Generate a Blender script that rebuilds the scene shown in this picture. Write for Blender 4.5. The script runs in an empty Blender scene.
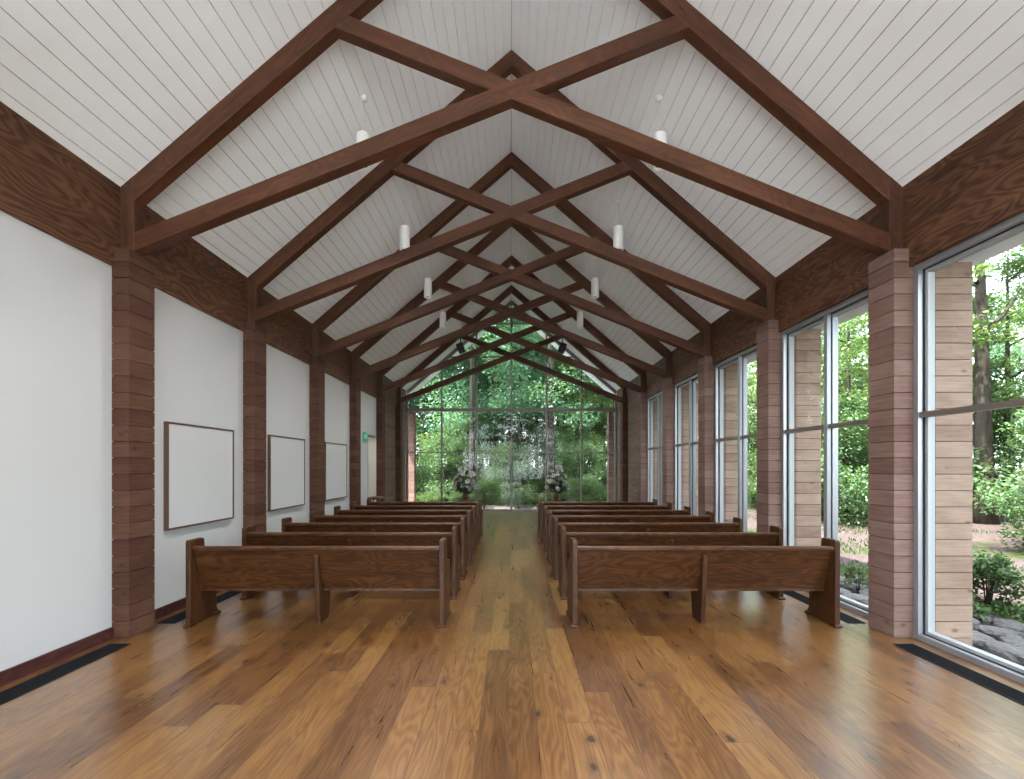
import bpy, bmesh, math, random
import numpy as np
from mathutils import Vector, Matrix

random.seed(11)
SC = bpy.context.scene
COL = SC.collection

# ------------------------------------------------------------------ helpers
def link(o, parent=None):
    COL.objects.link(o)
    if parent is not None:
        o.parent = parent
    return o

def tag(o, label=None, cat=None, group=None, kind=None):
    if label: o['label'] = label
    if cat: o['category'] = cat
    if group: o['group'] = group
    if kind: o['kind'] = kind
    return o

def empty(name, loc=(0, 0, 0), rz=0.0, parent=None):
    o = bpy.data.objects.new(name, None)
    o.location = loc
    o.rotation_euler = (0, 0, rz)
    o.empty_display_size = 0.2
    return link(o, parent)

class MB:
    """collects faces, then becomes one mesh object"""
    def __init__(self):
        self.bm = bmesh.new()
    def box(self, x0, x1, y0, y1, z0, z1, mi=0):
        v = [self.bm.verts.new(p) for p in ((x0,y0,z0),(x1,y0,z0),(x1,y1,z0),(x0,y1,z0),
                                            (x0,y0,z1),(x1,y0,z1),(x1,y1,z1),(x0,y1,z1))]
        for f in ((0,3,2,1),(4,5,6,7),(0,1,5,4),(1,2,6,5),(2,3,7,6),(3,0,4,7)):
            fc = self.bm.faces.new([v[i] for i in f]); fc.material_index = mi
        return self
    def prism(self, pts, a0, a1, axis='Y', mi=0):
        """polygon pts in the plane across axis, extruded a0..a1"""
        def P(p, a):
            if axis == 'Y': return (p[0], a, p[1])
            if axis == 'X': return (a, p[0], p[1])
            return (p[0], p[1], a)
        n = len(pts)
        A = [self.bm.verts.new(P(p, a0)) for p in pts]
        B = [self.bm.verts.new(P(p, a1)) for p in pts]
        fs = [self.bm.faces.new(A), self.bm.faces.new(B[::-1])]
        for i in range(n):
            j = (i + 1) % n
            fs.append(self.bm.faces.new((A[i], B[i], B[j], A[j])))
        for f in fs: f.material_index = mi
        return self
    def lathe(self, prof, cx=0, cy=0, seg=20, mi=0):
        rings = []
        for r, z in prof:
            if r < 1e-5:
                rings.append([self.bm.verts.new((cx, cy, z))])
            else:
                rings.append([self.bm.verts.new((cx + r*math.cos(2*math.pi*i/seg), cy + r*math.sin(2*math.pi*i/seg), z)) for i in range(seg)])
        for a, b in zip(rings, rings[1:]):
            for i in range(seg):
                j = (i + 1) % seg
                if len(a) == 1 and len(b) == 1: continue
                if len(a) == 1: f = self.bm.faces.new((a[0], b[i], b[j]))
                elif len(b) == 1: f = self.bm.faces.new((a[i], a[j], b[0]))
                else: f = self.bm.faces.new((a[i], a[j], b[j], b[i]))
                f.material_index = mi; f.smooth = True
        return self
    def tube(self, pts, rads, seg=8, mi=0):
        pts = [Vector(p) for p in pts]
        if not isinstance(rads, (list, tuple)): rads = [rads]*len(pts)
        rings = []
        for i, p in enumerate(pts):
            d = (pts[min(i+1, len(pts)-1)] - pts[max(i-1, 0)]).normalized()
            a = d.orthogonal().normalized() if i == 0 else (rings_a - d*rings_a.dot(d)).normalized()
            rings_a = a
            b = d.cross(a)
            rings.append([self.bm.verts.new(p + (a*math.cos(2*math.pi*k/seg) + b*math.sin(2*math.pi*k/seg))*rads[i]) for k in range(seg)])
        for a, b in zip(rings, rings[1:]):
            for k in range(seg):
                j = (k+1) % seg
                f = self.bm.faces.new((a[k], a[j], b[j], b[k])); f.smooth = True; f.material_index = mi
        f = self.bm.faces.new(rings[0][::-1]); f.material_index = mi
        f = self.bm.faces.new(rings[-1]); f.material_index = mi
        return self
    def bevel(self, w, seg=2, angle=30):
        self.bm.normal_update()
        es = [e for e in self.bm.edges if len(e.link_faces) == 2 and e.calc_face_angle(0) > math.radians(angle)]
        bmesh.ops.bevel(self.bm, geom=es, offset=w, segments=seg, affect='EDGES', profile=0.6, clamp_overlap=True)
        return self
    def build(self, name, mats, parent=None, loc=None, rot=None):
        bmesh.ops.recalc_face_normals(self.bm, faces=self.bm.faces[:])
        me = bpy.data.meshes.new(name)
        self.bm.to_mesh(me); self.bm.free()
        if not isinstance(mats, (list, tuple)): mats = [mats]
        for m in mats: me.materials.append(m)
        o = bpy.data.objects.new(name, me)
        if loc is not None: o.location = loc
        if rot is not None: o.rotation_euler = rot
        return link(o, parent)

def copy_tree(o, parent=None):
    c = o.copy(); COL.objects.link(c)
    if parent is not None:
        c.parent = parent
        c.matrix_parent_inverse = o.matrix_parent_inverse.copy()
    for ch in [k for k in bpy.data.objects if k.parent == o]:
        copy_tree(ch, c)
    return c

# ------------------------------------------------------------------ node helper
class NT:
    def __init__(self, name):
        self.m = bpy.data.materials.new(name); self.m.use_nodes = True
        self.t = self.m.node_tree; self.t.nodes.clear()
        self.out = self.n('ShaderNodeOutputMaterial')
    def n(self, typ, **kw):
        nd = self.t.nodes.new(typ)
        for k, v in kw.items(): setattr(nd, k, v)
        return nd
    def l(self, a, b): self.t.links.new(a, b)
    def put(self, sock, v):
        if hasattr(v, 'is_linked') or hasattr(v, 'links'): self.l(v, sock)
        else: sock.default_value = v
    def math(self, op, a, b=0.0, c=None, clamp=False):
        nd = self.n('ShaderNodeMath', operation=op, use_clamp=clamp)
        self.put(nd.inputs[0], a); self.put(nd.inputs[1], b)
        if c is not None: self.put(nd.inputs[2], c)
        return nd.outputs[0]
    def comb(self, x, y, z):
        nd = self.n('ShaderNodeCombineXYZ')
        for i, v in enumerate((x, y, z)): self.put(nd.inputs[i], v)
        return nd.outputs[0]
    def sep(self, v):
        nd = self.n('ShaderNodeSeparateXYZ'); self.l(v, nd.inputs[0]); return nd.outputs
    def objc(self): return self.n('ShaderNodeTexCoord').outputs['Object']
    def rnd(self): return self.n('ShaderNodeObjectInfo').outputs['Random']
    def noise(self, vec, scale=5, detail=4, rough=0.55, dist=0.0):
        nd = self.n('ShaderNodeTexNoise'); self.l(vec, nd.inputs['Vector'])
        nd.inputs['Scale'].default_value = scale; nd.inputs['Detail'].default_value = detail
        nd.inputs['Roughness'].default_value = rough; nd.inputs['Distortion'].default_value = dist
        return nd.outputs[0]
    def white(self, vec):
        nd = self.n('ShaderNodeTexWhiteNoise', noise_dimensions='3D'); self.l(vec, nd.inputs['Vector']); return nd.outputs[0]
    def ramp(self, fac, stops, interp='LINEAR'):
        nd = self.n('ShaderNodeValToRGB'); self.put(nd.inputs[0], fac)
        cr = nd.color_ramp; cr.interpolation = interp
        while len(cr.elements) < len(stops): cr.elements.new(0.5)
        for e, (p, c) in zip(cr.elements, stops):
            e.position = p; e.color = (c[0], c[1], c[2], 1) if not isinstance(c, (int, float)) else (c, c, c, 1)
        return nd.outputs[0]
    def mix(self, fac, a, b, mode='MIX'):
        nd = self.n('ShaderNodeMix', data_type='RGBA', blend_type=mode)
        self.put(nd.inputs[0], fac)
        for s, v in ((nd.inputs[6], a), (nd.inputs[7], b)):
            if isinstance(v, tuple): s.default_value = (v[0], v[1], v[2], 1)
            else: self.l(v, s)
        return nd.outputs[2]
    def bump(self, h, strength=0.3, dist=0.01):
        nd = self.n('ShaderNodeBump'); self.l(h, nd.inputs['Height'])
        nd.inputs['Strength'].default_value = strength; nd.inputs['Distance'].default_value = dist
        return nd.outputs[0]
    def principled(self, color, rough=0.5, spec=0.5, metal=0.0, normal=None, coat=0.0, coat_rough=0.1):
        p = self.n('ShaderNodeBsdfPrincipled')
        if isinstance(color, tuple): p.inputs['Base Color'].default_value = (*color, 1)
        else: self.l(color, p.inputs['Base Color'])
        self.put(p.inputs['Roughness'], rough)
        p.inputs['Specular IOR Level'].default_value = spec
        p.inputs['Metallic'].default_value = metal
        p.inputs['Coat Weight'].default_value = coat
        p.inputs['Coat Roughness'].default_value = coat_rough
        if normal is not None: self.l(normal, p.inputs['Normal'])
        self.l(p.outputs[0], self.out.inputs[0])
        return p

def lerp3(a, b, t): return tuple(a[i]*(1-t)+b[i]*t for i in range(3))

def mat_wood(name, dark, mid, light, axis='X', rough=0.5, spec=0.4, fig=0.5, scale=1.0, knots=True, coat=0.0):
    """sawn stained wood, grain along the object's own axis"""
    N = NT(name)
    s = N.sep(N.objc())
    r = N.math('MULTIPLY', N.rnd(), 37.0)
    idx = {'X': (0, 1, 2), 'Y': (1, 0, 2), 'Z': (2, 0, 1)}[axis]
    a = N.math('ADD', s[idx[0]], r); b = N.math('ADD', s[idx[1]], r); c = s[idx[2]]
    v = N.comb(N.math('MULTIPLY', a, 0.9*scale), N.math('MULTIPLY', b, 14*scale), N.math('MULTIPLY', c, 14*scale))
    fine = N.noise(N.comb(N.math('MULTIPLY', a, 4*scale), N.math('MULTIPLY', b, 90*scale), N.math('MULTIPLY', c, 90*scale)), 1.0, 3, 0.6)
    big = N.noise(v, 1.0, 5, 0.55, 0.6)
    # cathedral figure
    field = N.noise(N.comb(N.math('MULTIPLY', a, 0.8*scale), N.math('MULTIPLY', b, 3.2*scale), N.math('MULTIPLY', c, 3.2*scale)), 1.0, 2, 0.5)
    rings = N.math('SINE', N.math('MULTIPLY', N.math('ADD', field, N.math('MULTIPLY', fine, 0.01)), 110.0))
    rings = N.math('MULTIPLY_ADD', rings, 0.5, 0.5)
    t = N.math('ADD', N.math('MULTIPLY', big, 0.65), N.math('MULTIPLY', fine, 0.35))
    t = N.math('ADD', t, N.math('MULTIPLY', N.math('SUBTRACT', rings, 0.5), 0.35*fig))
    colr = N.ramp(t, [(0.22, dark), (0.48, mid), (0.78, light)])
    if knots:
        vor = N.n('ShaderNodeTexVoronoi'); vor.feature = 'F1'
        N.l(N.comb(N.math('MULTIPLY', a, 1.6), N.math('MULTIPLY', b, 3.5), N.math('MULTIPLY', c, 3.5)), vor.inputs['Vector'])
        vor.inputs['Scale'].default_value = 1.0
        k = N.math('LESS_THAN', N.math('ADD', vor.outputs['Distance'], N.math('MULTIPLY', fine, 0.03)), 0.075)
        colr = N.mix(N.math('MULTIPLY', k, 0.7), colr, lerp3(dark, (0, 0, 0), 0.6))
    N.principled(colr, rough=N.math('MULTIPLY_ADD', fine, 0.2, rough-0.1), spec=spec, normal=N.bump(t, 0.25, 0.004), coat=coat)
    return N.m

def mat_courses(name, cols, pitch=0.1524, rough=0.75, ticks=0.0):
    """horizontal board siding: one tint per course, grain running round the post"""
    N = NT(name)
    s = N.sep(N.objc()); r = N.math('MULTIPLY', N.rnd(), 53.0)
    cid = N.math('FLOOR', N.math('DIVIDE', N.math('ADD', s[2], 0.3048), pitch))
    u = N.math('ADD', N.math('ADD', s[0], s[1]), N.math('ADD', r, N.math('MULTIPLY', cid, 3.7)))
    tint = N.white(N.comb(cid, r, 0.0))
    g = N.noise(N.comb(N.math('MULTIPLY', u, 3.0), N.math('MULTIPLY', s[2], 55), cid), 1.0, 4, 0.6, 0.5)
    blot = N.noise(N.comb(N.math('MULTIPLY', u, 1.8), N.math('MULTIPLY', s[2], 4.0), cid), 1.0, 3, 0.6)
    t = N.math('ADD', N.math('MULTIPLY_ADD', tint, 0.15, 0.0), N.math('ADD', N.math('MULTIPLY', g, 0.45), N.math('MULTIPLY', blot, 0.45)))
    colr = N.ramp(t, [(0.25, cols[0]), (0.5, cols[1]), (0.8, cols[2])])
    vor = N.n('ShaderNodeTexVoronoi')
    N.l(N.comb(N.math('MULTIPLY', u, 3.0), N.math('MULTIPLY', s[2], 5.2), N.math('MULTIPLY', cid, 0.9)), vor.inputs['Vector'])
    vor.inputs['Scale'].default_value = 1.0
    k = N.ramp(vor.outputs['Distance'], [(0.05, 1.0), (0.13, 0.0)])
    colr = N.mix(N.math('MULTIPLY', k, 0.65), colr, lerp3(cols[0], (0.02, 0.01, 0.01), 0.5))
    N.principled(colr, rough=rough, spec=0.25, normal=N.bump(g, 0.3, 0.004))
    return N.m

def mat_plain(name, c, rough=0.5, spec=0.5, metal=0.0, nz=0.04, sc=30):
    N = NT(name)
    n = N.noise(N.objc(), sc, 3)
    colr = N.mix(n, tuple(x*(1-nz) for x in c), tuple(min(1, x*(1+nz)) for x in c))
    N.principled(colr, rough=rough, spec=spec, metal=metal, normal=N.bump(n, 0.05, 0.002))
    return N.m

M = {}
M['truss'] = mat_wood('truss_wood', (0.0263, 0.0081, 0.0034), (0.0659, 0.0209, 0.0083), (0.1212, 0.0452, 0.0183), 'X', 0.55, 0.35, 0.35)
M['post'] = mat_wood('post_wood', (0.0263, 0.0092, 0.0047), (0.0606, 0.0230, 0.0114), (0.1159, 0.0486, 0.0237), 'Z', 0.55, 0.35, 0.3, knots=False)
M['plywood'] = mat_wood('plywood_beam', (0.0314, 0.0123, 0.0061), (0.0912, 0.0380, 0.0195), (0.1710, 0.0809, 0.0420), 'Y', 0.6, 0.3, 0.75, scale=1.1, knots=False)
M['pew'] = mat_wood('pew_oak', (0.0182, 0.0057, 0.0014), (0.0478, 0.0156, 0.0039), (0.0911, 0.0335, 0.0088), 'X', 0.42, 0.3, 0.75, scale=1.2, knots=False, coat=0.0)
M['pewend'] = mat_wood('pew_end_oak', (0.0194, 0.0065, 0.0021), (0.0454, 0.0159, 0.0053), (0.0821, 0.0326, 0.0110), 'Z', 0.45, 0.3, 0.5, scale=1.2, knots=False, coat=0.0)
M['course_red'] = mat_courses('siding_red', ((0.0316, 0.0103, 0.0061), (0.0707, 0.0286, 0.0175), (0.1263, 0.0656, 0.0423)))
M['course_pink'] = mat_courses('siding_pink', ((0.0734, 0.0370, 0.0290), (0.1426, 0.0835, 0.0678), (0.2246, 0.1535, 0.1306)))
M['course_out'] = mat_courses('siding_weathered', ((0.12, 0.075, 0.055), (0.235, 0.155, 0.118), (0.36, 0.26, 0.205)))
M['course_tan'] = mat_courses('siding_tan', ((0.0648, 0.0405, 0.0259), (0.1404, 0.0945, 0.0621), (0.2430, 0.1782, 0.1242)), pitch=0.0762)
M['baseboard'] = mat_wood('baseboard_wood', (0.0168, 0.0048, 0.0043), (0.0456, 0.0134, 0.0115), (0.0864, 0.0288, 0.0240), 'Y', 0.6, 0.3, 0.5)
M['groove'] = mat_plain('groove_dark', (0.03, 0.02, 0.015), 0.9, 0.1)
M['groove_grey'] = mat_plain('ceiling_groove_grey', (0.14, 0.14, 0.14), 0.9, 0.1)
M['white'] = mat_plain('white_wall_paint', (0.46, 0.46, 0.462), 0.75, 0.25, nz=0.015, sc=3)
M['ceil'] = mat_plain('white_board_paint', (0.86, 0.885, 0.915), 0.6, 0.3, nz=0.03, sc=4)
M['panelwhite'] = mat_plain('white_panel', (0.475, 0.475, 0.475), 0.6, 0.3, nz=0.01, sc=3)
M['beige'] = mat_plain('corridor_beige', (0.55, 0.52, 0.46), 0.8, 0.2)
M['silver'] = mat_plain('anodised_frame', (0.32, 0.33, 0.355), 0.35, 0.5, 0.55, nz=0.02)
M['pale'] = mat_plain('pale_frame', (0.30, 0.315, 0.33), 0.45, 0.5, 0.0, nz=0.02)
M['gasket'] = mat_plain('black_gasket', (0.02, 0.025, 0.03), 0.7, 0.3)
M['bronze'] = mat_plain('bronze_bar', (0.16, 0.14, 0.12), 0.4, 0.5, 0.4)
M['endframe'] = mat_plain('grey_end_frame', (0.21, 0.19, 0.175), 0.45, 0.5, 0.3)
M['framewood'] = mat_plain('panel_frame_brown', (0.10, 0.055, 0.04), 0.5, 0.4, nz=0.2, sc=40)
M['vent'] = mat_plain('black_vent_metal', (0.008, 0.009, 0.011), 0.75, 0.15)
M['lampwhite'] = mat_plain('white_lamp_enamel', (0.86, 0.86, 0.86), 0.35, 0.5)
M['lampblack'] = mat_plain('black_lamp_enamel', (0.02, 0.02, 0.022), 0.4, 0.5)
M['lens'] = mat_plain('lamp_glass', (0.35, 0.37, 0.38), 0.15, 0.6, 0.5)
M['roof'] = mat_plain('roof_dark', (0.10, 0.10, 0.10), 0.9, 0.2)
M['soffit'] = mat_plain('soffit_pale', (0.62, 0.54, 0.49), 0.8, 0.2)
M['concrete'] = mat_plain('concrete', (0.60, 0.585, 0.56), 0.9, 0.2, nz=0.2, sc=12)
M['bounce_paving'] = mat_plain('bounce_paving', (0.50, 0.495, 0.49), 0.9, 0.2, nz=0.15, sc=8)  # pale surface for the added slab that bounces light indoors
M['darkwood'] = mat_wood('dark_table_wood', (0.03, 0.014, 0.008), (0.07, 0.032, 0.018), (0.13, 0.065, 0.035), 'X', 0.4, 0.5, 0.4, knots=False)
M['pedestal'] = mat_wood('pedestal_wood', (0.04, 0.018, 0.008), (0.10, 0.05, 0.022), (0.17, 0.09, 0.04), 'Z', 0.4, 0.5, 0.4, knots=False)
M['green'] = mat_plain('sign_green', (0.02, 0.42, 0.20), 0.4, 0.5, nz=0.02)
M['signwhite'] = mat_plain('sign_white', (0.85, 0.88, 0.86), 0.4, 0.5, nz=0.02)
M['petal'] = mat_plain('white_petal', (0.74, 0.73, 0.70), 0.6, 0.3)
M['orangecap'] = mat_plain('brass', (0.5, 0.36, 0.16), 0.3, 0.5, 0.8)

def mat_glass(name):
    N = NT(name)
    fr = N.n('ShaderNodeFresnel')
    geo = N.n('ShaderNodeNewGeometry')     # same reflectance entering and leaving the pane
    N.l(N.math('MULTIPLY_ADD', geo.outputs['Backfacing'], 1/1.5-1.5, 1.5), fr.inputs['IOR'])
    tr = N.n('ShaderNodeBsdfTransparent'); tr.inputs[0].default_value = (0.95, 0.975, 0.965, 1)
    gl = N.n('ShaderNodeBsdfGlossy'); gl.inputs['Roughness'].default_value = 0.0
    mx = N.n('ShaderNodeMixShader')
    N.l(N.math('MULTIPLY', fr.outputs[0], 0.3), mx.inputs[0]); N.l(tr.outputs[0], mx.inputs[1]); N.l(gl.outputs[0], mx.inputs[2])
    N.l(mx.outputs[0], N.out.inputs[0])
    return N.m
M['glass'] = mat_glass('window_glass')

def mat_floor():
    N = NT('oak_plank_floor')
    s = N.sep(N.objc()); W = 0.178; L = 1.75
    u = N.math('DIVIDE', N.math('ADD', s[0], 0.02), W); iu = N.math('FLOOR', u); fu = N.math('FRACT', u)
    r1 = N.white(N.comb(iu, 3.3, 0.0))
    v = N.math('ADD', N.math('DIVIDE', s[1], L), N.math('MULTIPLY', r1, 9.0)); iv = N.math('FLOOR', v); fv = N.math('FRACT', v)
    pid = N.white(N.comb(iu, iv, 1.7)); pid2 = N.white(N.comb(iu, iv, 9.1))
    z = N.math('MULTIPLY', pid, 40.0)
    fine = N.noise(N.comb(N.math('MULTIPLY', s[0], 62), N.math('MULTIPLY', s[1], 2.4), z), 1.0, 3, 0.6)
    med = N.noise(N.comb(N.math('MULTIPLY', s[0], 16), N.math('MULTIPLY', s[1], 1.1), z), 1.0, 4, 0.55, 0.5)
    field = N.noise(N.comb(N.math('MULTIPLY', s[0], 5.5), N.math('MULTIPLY', s[1], 0.75), z), 1.0, 2, 0.5)
    rings = N.math('SINE', N.math('MULTIPLY', field, 95.0))
    t = N.math('ADD', N.math('MULTIPLY_ADD', pid2, 0.36, 0.02), N.math('ADD', N.math('MULTIPLY', med, 0.42), N.math('MULTIPLY', fine, 0.42)))
    t = N.math('ADD', t, N.math('MULTIPLY', rings, 0.085))
    colr = N.ramp(t, [(0.38, (0.0590, 0.0219, 0.0053)), (0.56, (0.1076, 0.0444, 0.0112)), (0.70, (0.1458, 0.0657, 0.0174)), (0.88, (0.1944, 0.0984, 0.0299))])
    # knots and dark filled checks
    vor = N.n('ShaderNodeTexVoronoi', voronoi_dimensions='2D')
    N.l(N.comb(N.math('MULTIPLY_ADD', s[0], 3.4, N.math('MULTIPLY', pid, 13.0)), N.math('MULTIPLY', s[1], 1.9), 0.0), vor.inputs['Vector']); vor.inputs['Scale'].default_value = 1.0
    wob = N.noise(N.comb(N.math('MULTIPLY', s[0], 24), N.math('MULTIPLY', s[1], 12), z), 1.0, 2, 0.5)
    gate = N.math('GREATER_THAN', N.sep(vor.outputs['Color'])[0], 0.58)
    d = N.math('ADD', N.math('ADD', vor.outputs['Distance'], N.math('MULTIPLY', wob, 0.16)), N.math('MULTIPLY', N.math('SUBTRACT', 1.0, gate), 1.0))
    halo = N.ramp(d, [(0.13, 1.0), (0.30, 0.0)])
    core = N.ramp(d, [(0.115, 1.0), (0.155, 0.0)])
    colr = N.mix(N.math('MULTIPLY', halo, 0.5), colr, (0.0434, 0.0186, 0.0074))
    colr = N.mix(N.math('MULTIPLY', core, 0.9), colr, (0.014, 0.008, 0.005))
    e1 = N.math('LESS_THAN', N.math('ABSOLUTE', N.math('SUBTRACT', fu, 0.5)), 0.488)
    e2 = N.math('LESS_THAN', N.math('ABSOLUTE', N.math('SUBTRACT', fv, 0.5)), 0.4988)
    inside = N.math('MULTIPLY', e1, e2)
    colr = N.mix(inside, (0.055, 0.025, 0.012), colr)
    h = N.math('ADD', N.math('MULTIPLY', inside, 0.6), N.math('MULTIPLY', t, 0.25))
    N.principled(colr, rough=N.math('MULTIPLY_ADD', med, 0.16, 0.22), spec=0.5, normal=N.bump(h, 0.18, 0.002), coat=0.9, coat_rough=0.27)
    return N.m
M['floor'] = mat_floor()

def mat_leaf(name, a, b, c, trans=0.4):
    N = NT(name)
    pos = N.objc(); rr = N.rnd()
    n = N.noise(pos, 0.9, 2)
    n2 = N.noise(pos, 9.0, 2)
    t = N.math('ADD', N.math('ADD', N.math('MULTIPLY', n, 0.4), N.math('MULTIPLY', n2, 0.35)), N.math('MULTIPLY', N.math('SUBTRACT', rr, 0.25), 0.35))
    colr = N.ramp(t, [(0.2, a), (0.5, b), (0.8, c)])
    p = N.principled(colr, rough=0.45, spec=0.4)
    tl = N.n('ShaderNodeBsdfTranslucent'); N.l(N.mix(0.5, colr, (0.15, 0.22, 0.03)), tl.inputs[0])
    mx = N.n('ShaderNodeMixShader'); mx.inputs[0].default_value = trans
    N.l(p.outputs[0], mx.inputs[1]); N.l(tl.outputs[0], mx.inputs[2]); N.l(mx.outputs[0], N.out.inputs[0])
    return N.m
M['leaf'] = mat_leaf('forest_leaf', (0.04, 0.085, 0.03), (0.095, 0.165, 0.055), (0.20, 0.27, 0.09))
M['leaf_blue'] = mat_leaf('forest_leaf_bluish', (0.0304, 0.0945, 0.0574), (0.0709, 0.1755, 0.1080), (0.1350, 0.2700, 0.1688))
M['leaf_shrub'] = mat_leaf('shrub_leaf', (0.0280, 0.0600, 0.0200), (0.0640, 0.1080, 0.0360), (0.1360, 0.1680, 0.0720))
M['leaf_mix'] = mat_leaf('forest_leaf_fresh', (0.035, 0.085, 0.036), (0.085, 0.16, 0.07), (0.17, 0.26, 0.12))
M['leaf_grass'] = mat_leaf('grass_blade', (0.0150, 0.0338, 0.0105), (0.0375, 0.0638, 0.0195), (0.0750, 0.0938, 0.0375))
M['leaf_dark'] = mat_leaf('bouquet_leaf', (0.015, 0.045, 0.018), (0.03, 0.085, 0.035), (0.06, 0.13, 0.05), 0.2)
def mat_bark():
    N = NT('bark'); s = N.sep(N.objc())
    n = N.noise(N.comb(N.math('MULTIPLY', s[0], 9), N.math('MULTIPLY', s[1], 9), N.math('MULTIPLY', s[2], 1.6)), 1.0, 5, 0.65, 0.5)
    c = N.ramp(n, [(0.3, (0.020, 0.016, 0.012)), (0.55, (0.045, 0.038, 0.031)), (0.8, (0.095, 0.083, 0.070))])
    N.principled(c, rough=0.9, spec=0.15, normal=N.bump(n, 0.8, 0.04)); return N.m
M['bark'] = mat_bark()
def mat_ground():
    N = NT('forest_ground'); p = N.objc()
    big = N.noise(p, 0.55, 5, 0.6); sm = N.noise(p, 14, 5, 0.7)
    soil = N.ramp(sm, [(0.3, (0.0330, 0.0228, 0.0228)), (0.55, (0.0750, 0.0552, 0.0552)), (0.8, (0.1260, 0.1020, 0.0990))])
    gr = N.ramp(sm, [(0.3, (0.0150, 0.0252, 0.0078)), (0.6, (0.0390, 0.0540, 0.0180)), (0.85, (0.0540, 0.0690, 0.0270))])
    f = N.ramp(N.math('ADD', big, N.math('MULTIPLY', sm, 0.15)), [(0.60, 0.0), (0.68, 1.0)])
    N.principled(N.mix(f, soil, gr), rough=0.95, spec=0.1, normal=N.bump(sm, 0.6, 0.05)); return N.m
M['ground'] = mat_ground()
def mat_rock():
    N = NT('flagstone'); p = N.objc()
    n = N.noise(p, 7, 6, 0.65); 
    c = N.ramp(N.math('ADD', N.math('MULTIPLY', n, 0.8), N.math('MULTIPLY', N.rnd(), 0.2)), [(0.3, (0.06, 0.055, 0.055)), (0.6, (0.13, 0.12, 0.12)), (0.85, (0.21, 0.19, 0.19))])
    N.principled(c, rough=0.9, spec=0.2, normal=N.bump(n, 0.7, 0.03)); return N.m
M['rock'] = mat_rock()

# ------------------------------------------------------------------ dimensions (metres; camera at y=0, looking +y)
Y0, PITCH, CD = 4.50, 2.20, 0.324       # first visible column's front, bay, column depth
XI, XW, XO = 3.56, 3.72, 4.29           # column face, wall face, outer end of the buttress
ZC, ZB = 3.63, 3.46                     # column top, beam bottom
RZ, RS = 7.44, 0.864                    # ridge height, roof slope
YB, YE = -2.45, 17.0                    # added back glass wall, end glass wall
def colY(k): return Y0 + PITCH*(k-1)
KS = [-1, 0, 1, 2, 3, 4, 5, 6, 7]

# ------------------------------------------------------------------ the shell
b = MB(); b.box(-3.95, 3.95, YB-0.1, YE+0.12, -0.30, 0.0)
fl = b.build('floor', [M['floor']]); tag(fl, kind='structure')
b = MB(); b.box(-4.15, 4.4, YB-0.3, YE+1.2, -0.55, -0.302)
tag(b.build('trim_foundation', M['concrete']), kind='structure')

# ceiling: boards running the length of the room, a groove between each
b = MB()
c, s_ = math.cos(math.atan(RS)), math.sin(math.atan(RS))
BW = 0.146; GAP = 0.0055
slope_len = 4.5/c
for side in (-1, 1):
    d = 0.0
    while d < slope_len:
        d0, d1 = d + GAP/2, min(d + BW - GAP/2, slope_len)
        def P(dd, off): return (side*(dd*c - off*s_)*1.0, RZ - dd*s_ - off*c)
        x0, z0 = P(d0, 0); x1, z1 = P(d1, 0)
        xa, za = P(d0, -0.018); xb, zb = P(d1, -0.018)
        if abs(x0) > 1e-4 or d > 0:
            b.prism([(x0, z0), (x1, z1), (xb, zb), (xa, za)], YB-1.4, YE+1.1, 'Y', 0)
        d += BW
tag(b.build('ceiling', [M['ceil']]), kind='structure')
b = MB()
for side in (-1, 1):
    def P(x, off): return (side*x, RZ - RS*x + off)
    b.prism([P(0, 0.022), P(4.5, 0.022), P(4.5, 0.30), P(0, 0.30)], YB-1.4, YE+1.1, 'Y', 0)
tag(b.build('ceiling_backing', [M['groove_grey']]), kind='structure')
b = MB()
for side in (-1, 1):
    b.prism([(side*0, RZ+0.302), (side*4.55, RZ-RS*4.55+0.302), (side*4.55, RZ-RS*4.55+0.36), (0, RZ+0.36)], YB-1.5, YE+1.2, 'Y', 0)  # unseen rear overhang extended to shade the back glass
    b.box(side*4.5, side*4.55, YB-1.4, YE+1.1, RZ-RS*4.5+0.02, RZ-RS*4.5+0.30, 1)
tag(b.build('roof', [M['roof'], M['soffit']]), kind='structure')

# long plywood beams over columns and windows
for i, side in enumerate((-1, 1)):
    b = MB()
    for k in range(-2, 7):
        ya = max(YB, colY(k)+CD/2+0.001); yb = min(YE, colY(k+1)+CD/2-0.001)
        x0, x1 = sorted((side*3.70, side*3.95))
        b.prism([(side*3.70, ZB), (side*3.95, ZB), (side*3.95, RZ-RS*3.95-0.002), (side*3.70, RZ-RS*3.70-0.002)], ya, yb, 'Y')
    tag(b.build('trim_%d' % (i+1), M['plywood']), kind='structure')

# left wall (white), with the doorway in the last white bay
DY0, DY1, DH = 12.53, colY(5)-0.001, 2.40
b = MB()
b.box(-3.95, -XW, YB, DY0, 0.0, ZB); b.box(-3.95, -XW, DY0, DY1+0.4, DH, ZB)
wl = b.build('wall_left', M['white']); tag(wl, kind='structure')
b = MB()   # passage behind the doorway
b.box(-5.2, -5.1, 11.6, 14.2, 0, 2.6); b.box(-5.1, -3.951, 14.1, 14.2, 0, 2.6); b.box(-5.1, -3.951, 11.6, 11.7, 0, 2.6)
b.box(-5.2, -3.951, 11.6, 14.2, 2.6, 2.7); b.box(-5.2, -3.951, 11.6, 14.2, -0.1, 0.0)
b.box(-3.949, -XW, DY1+0.002, colY(5)+CD-0.032, 0.0, DH)
tag(b.build('wall_passage', M['beige']), kind='structure')
pl_ = empty('fill_ceiling_lamp', (-4.5, 12.9, 2.6)); tag(pl_, 'unseen white lamp added inside the passage behind the doorway to brighten it', 'ceiling lamp')
b = MB(); b.lathe([(0, 0), (0.16, 0), (0.16, -0.03), (0.13, -0.06), (0, -0.07)], seg=24); b.build('diffuser', M['lampwhite'], pl_)
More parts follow.
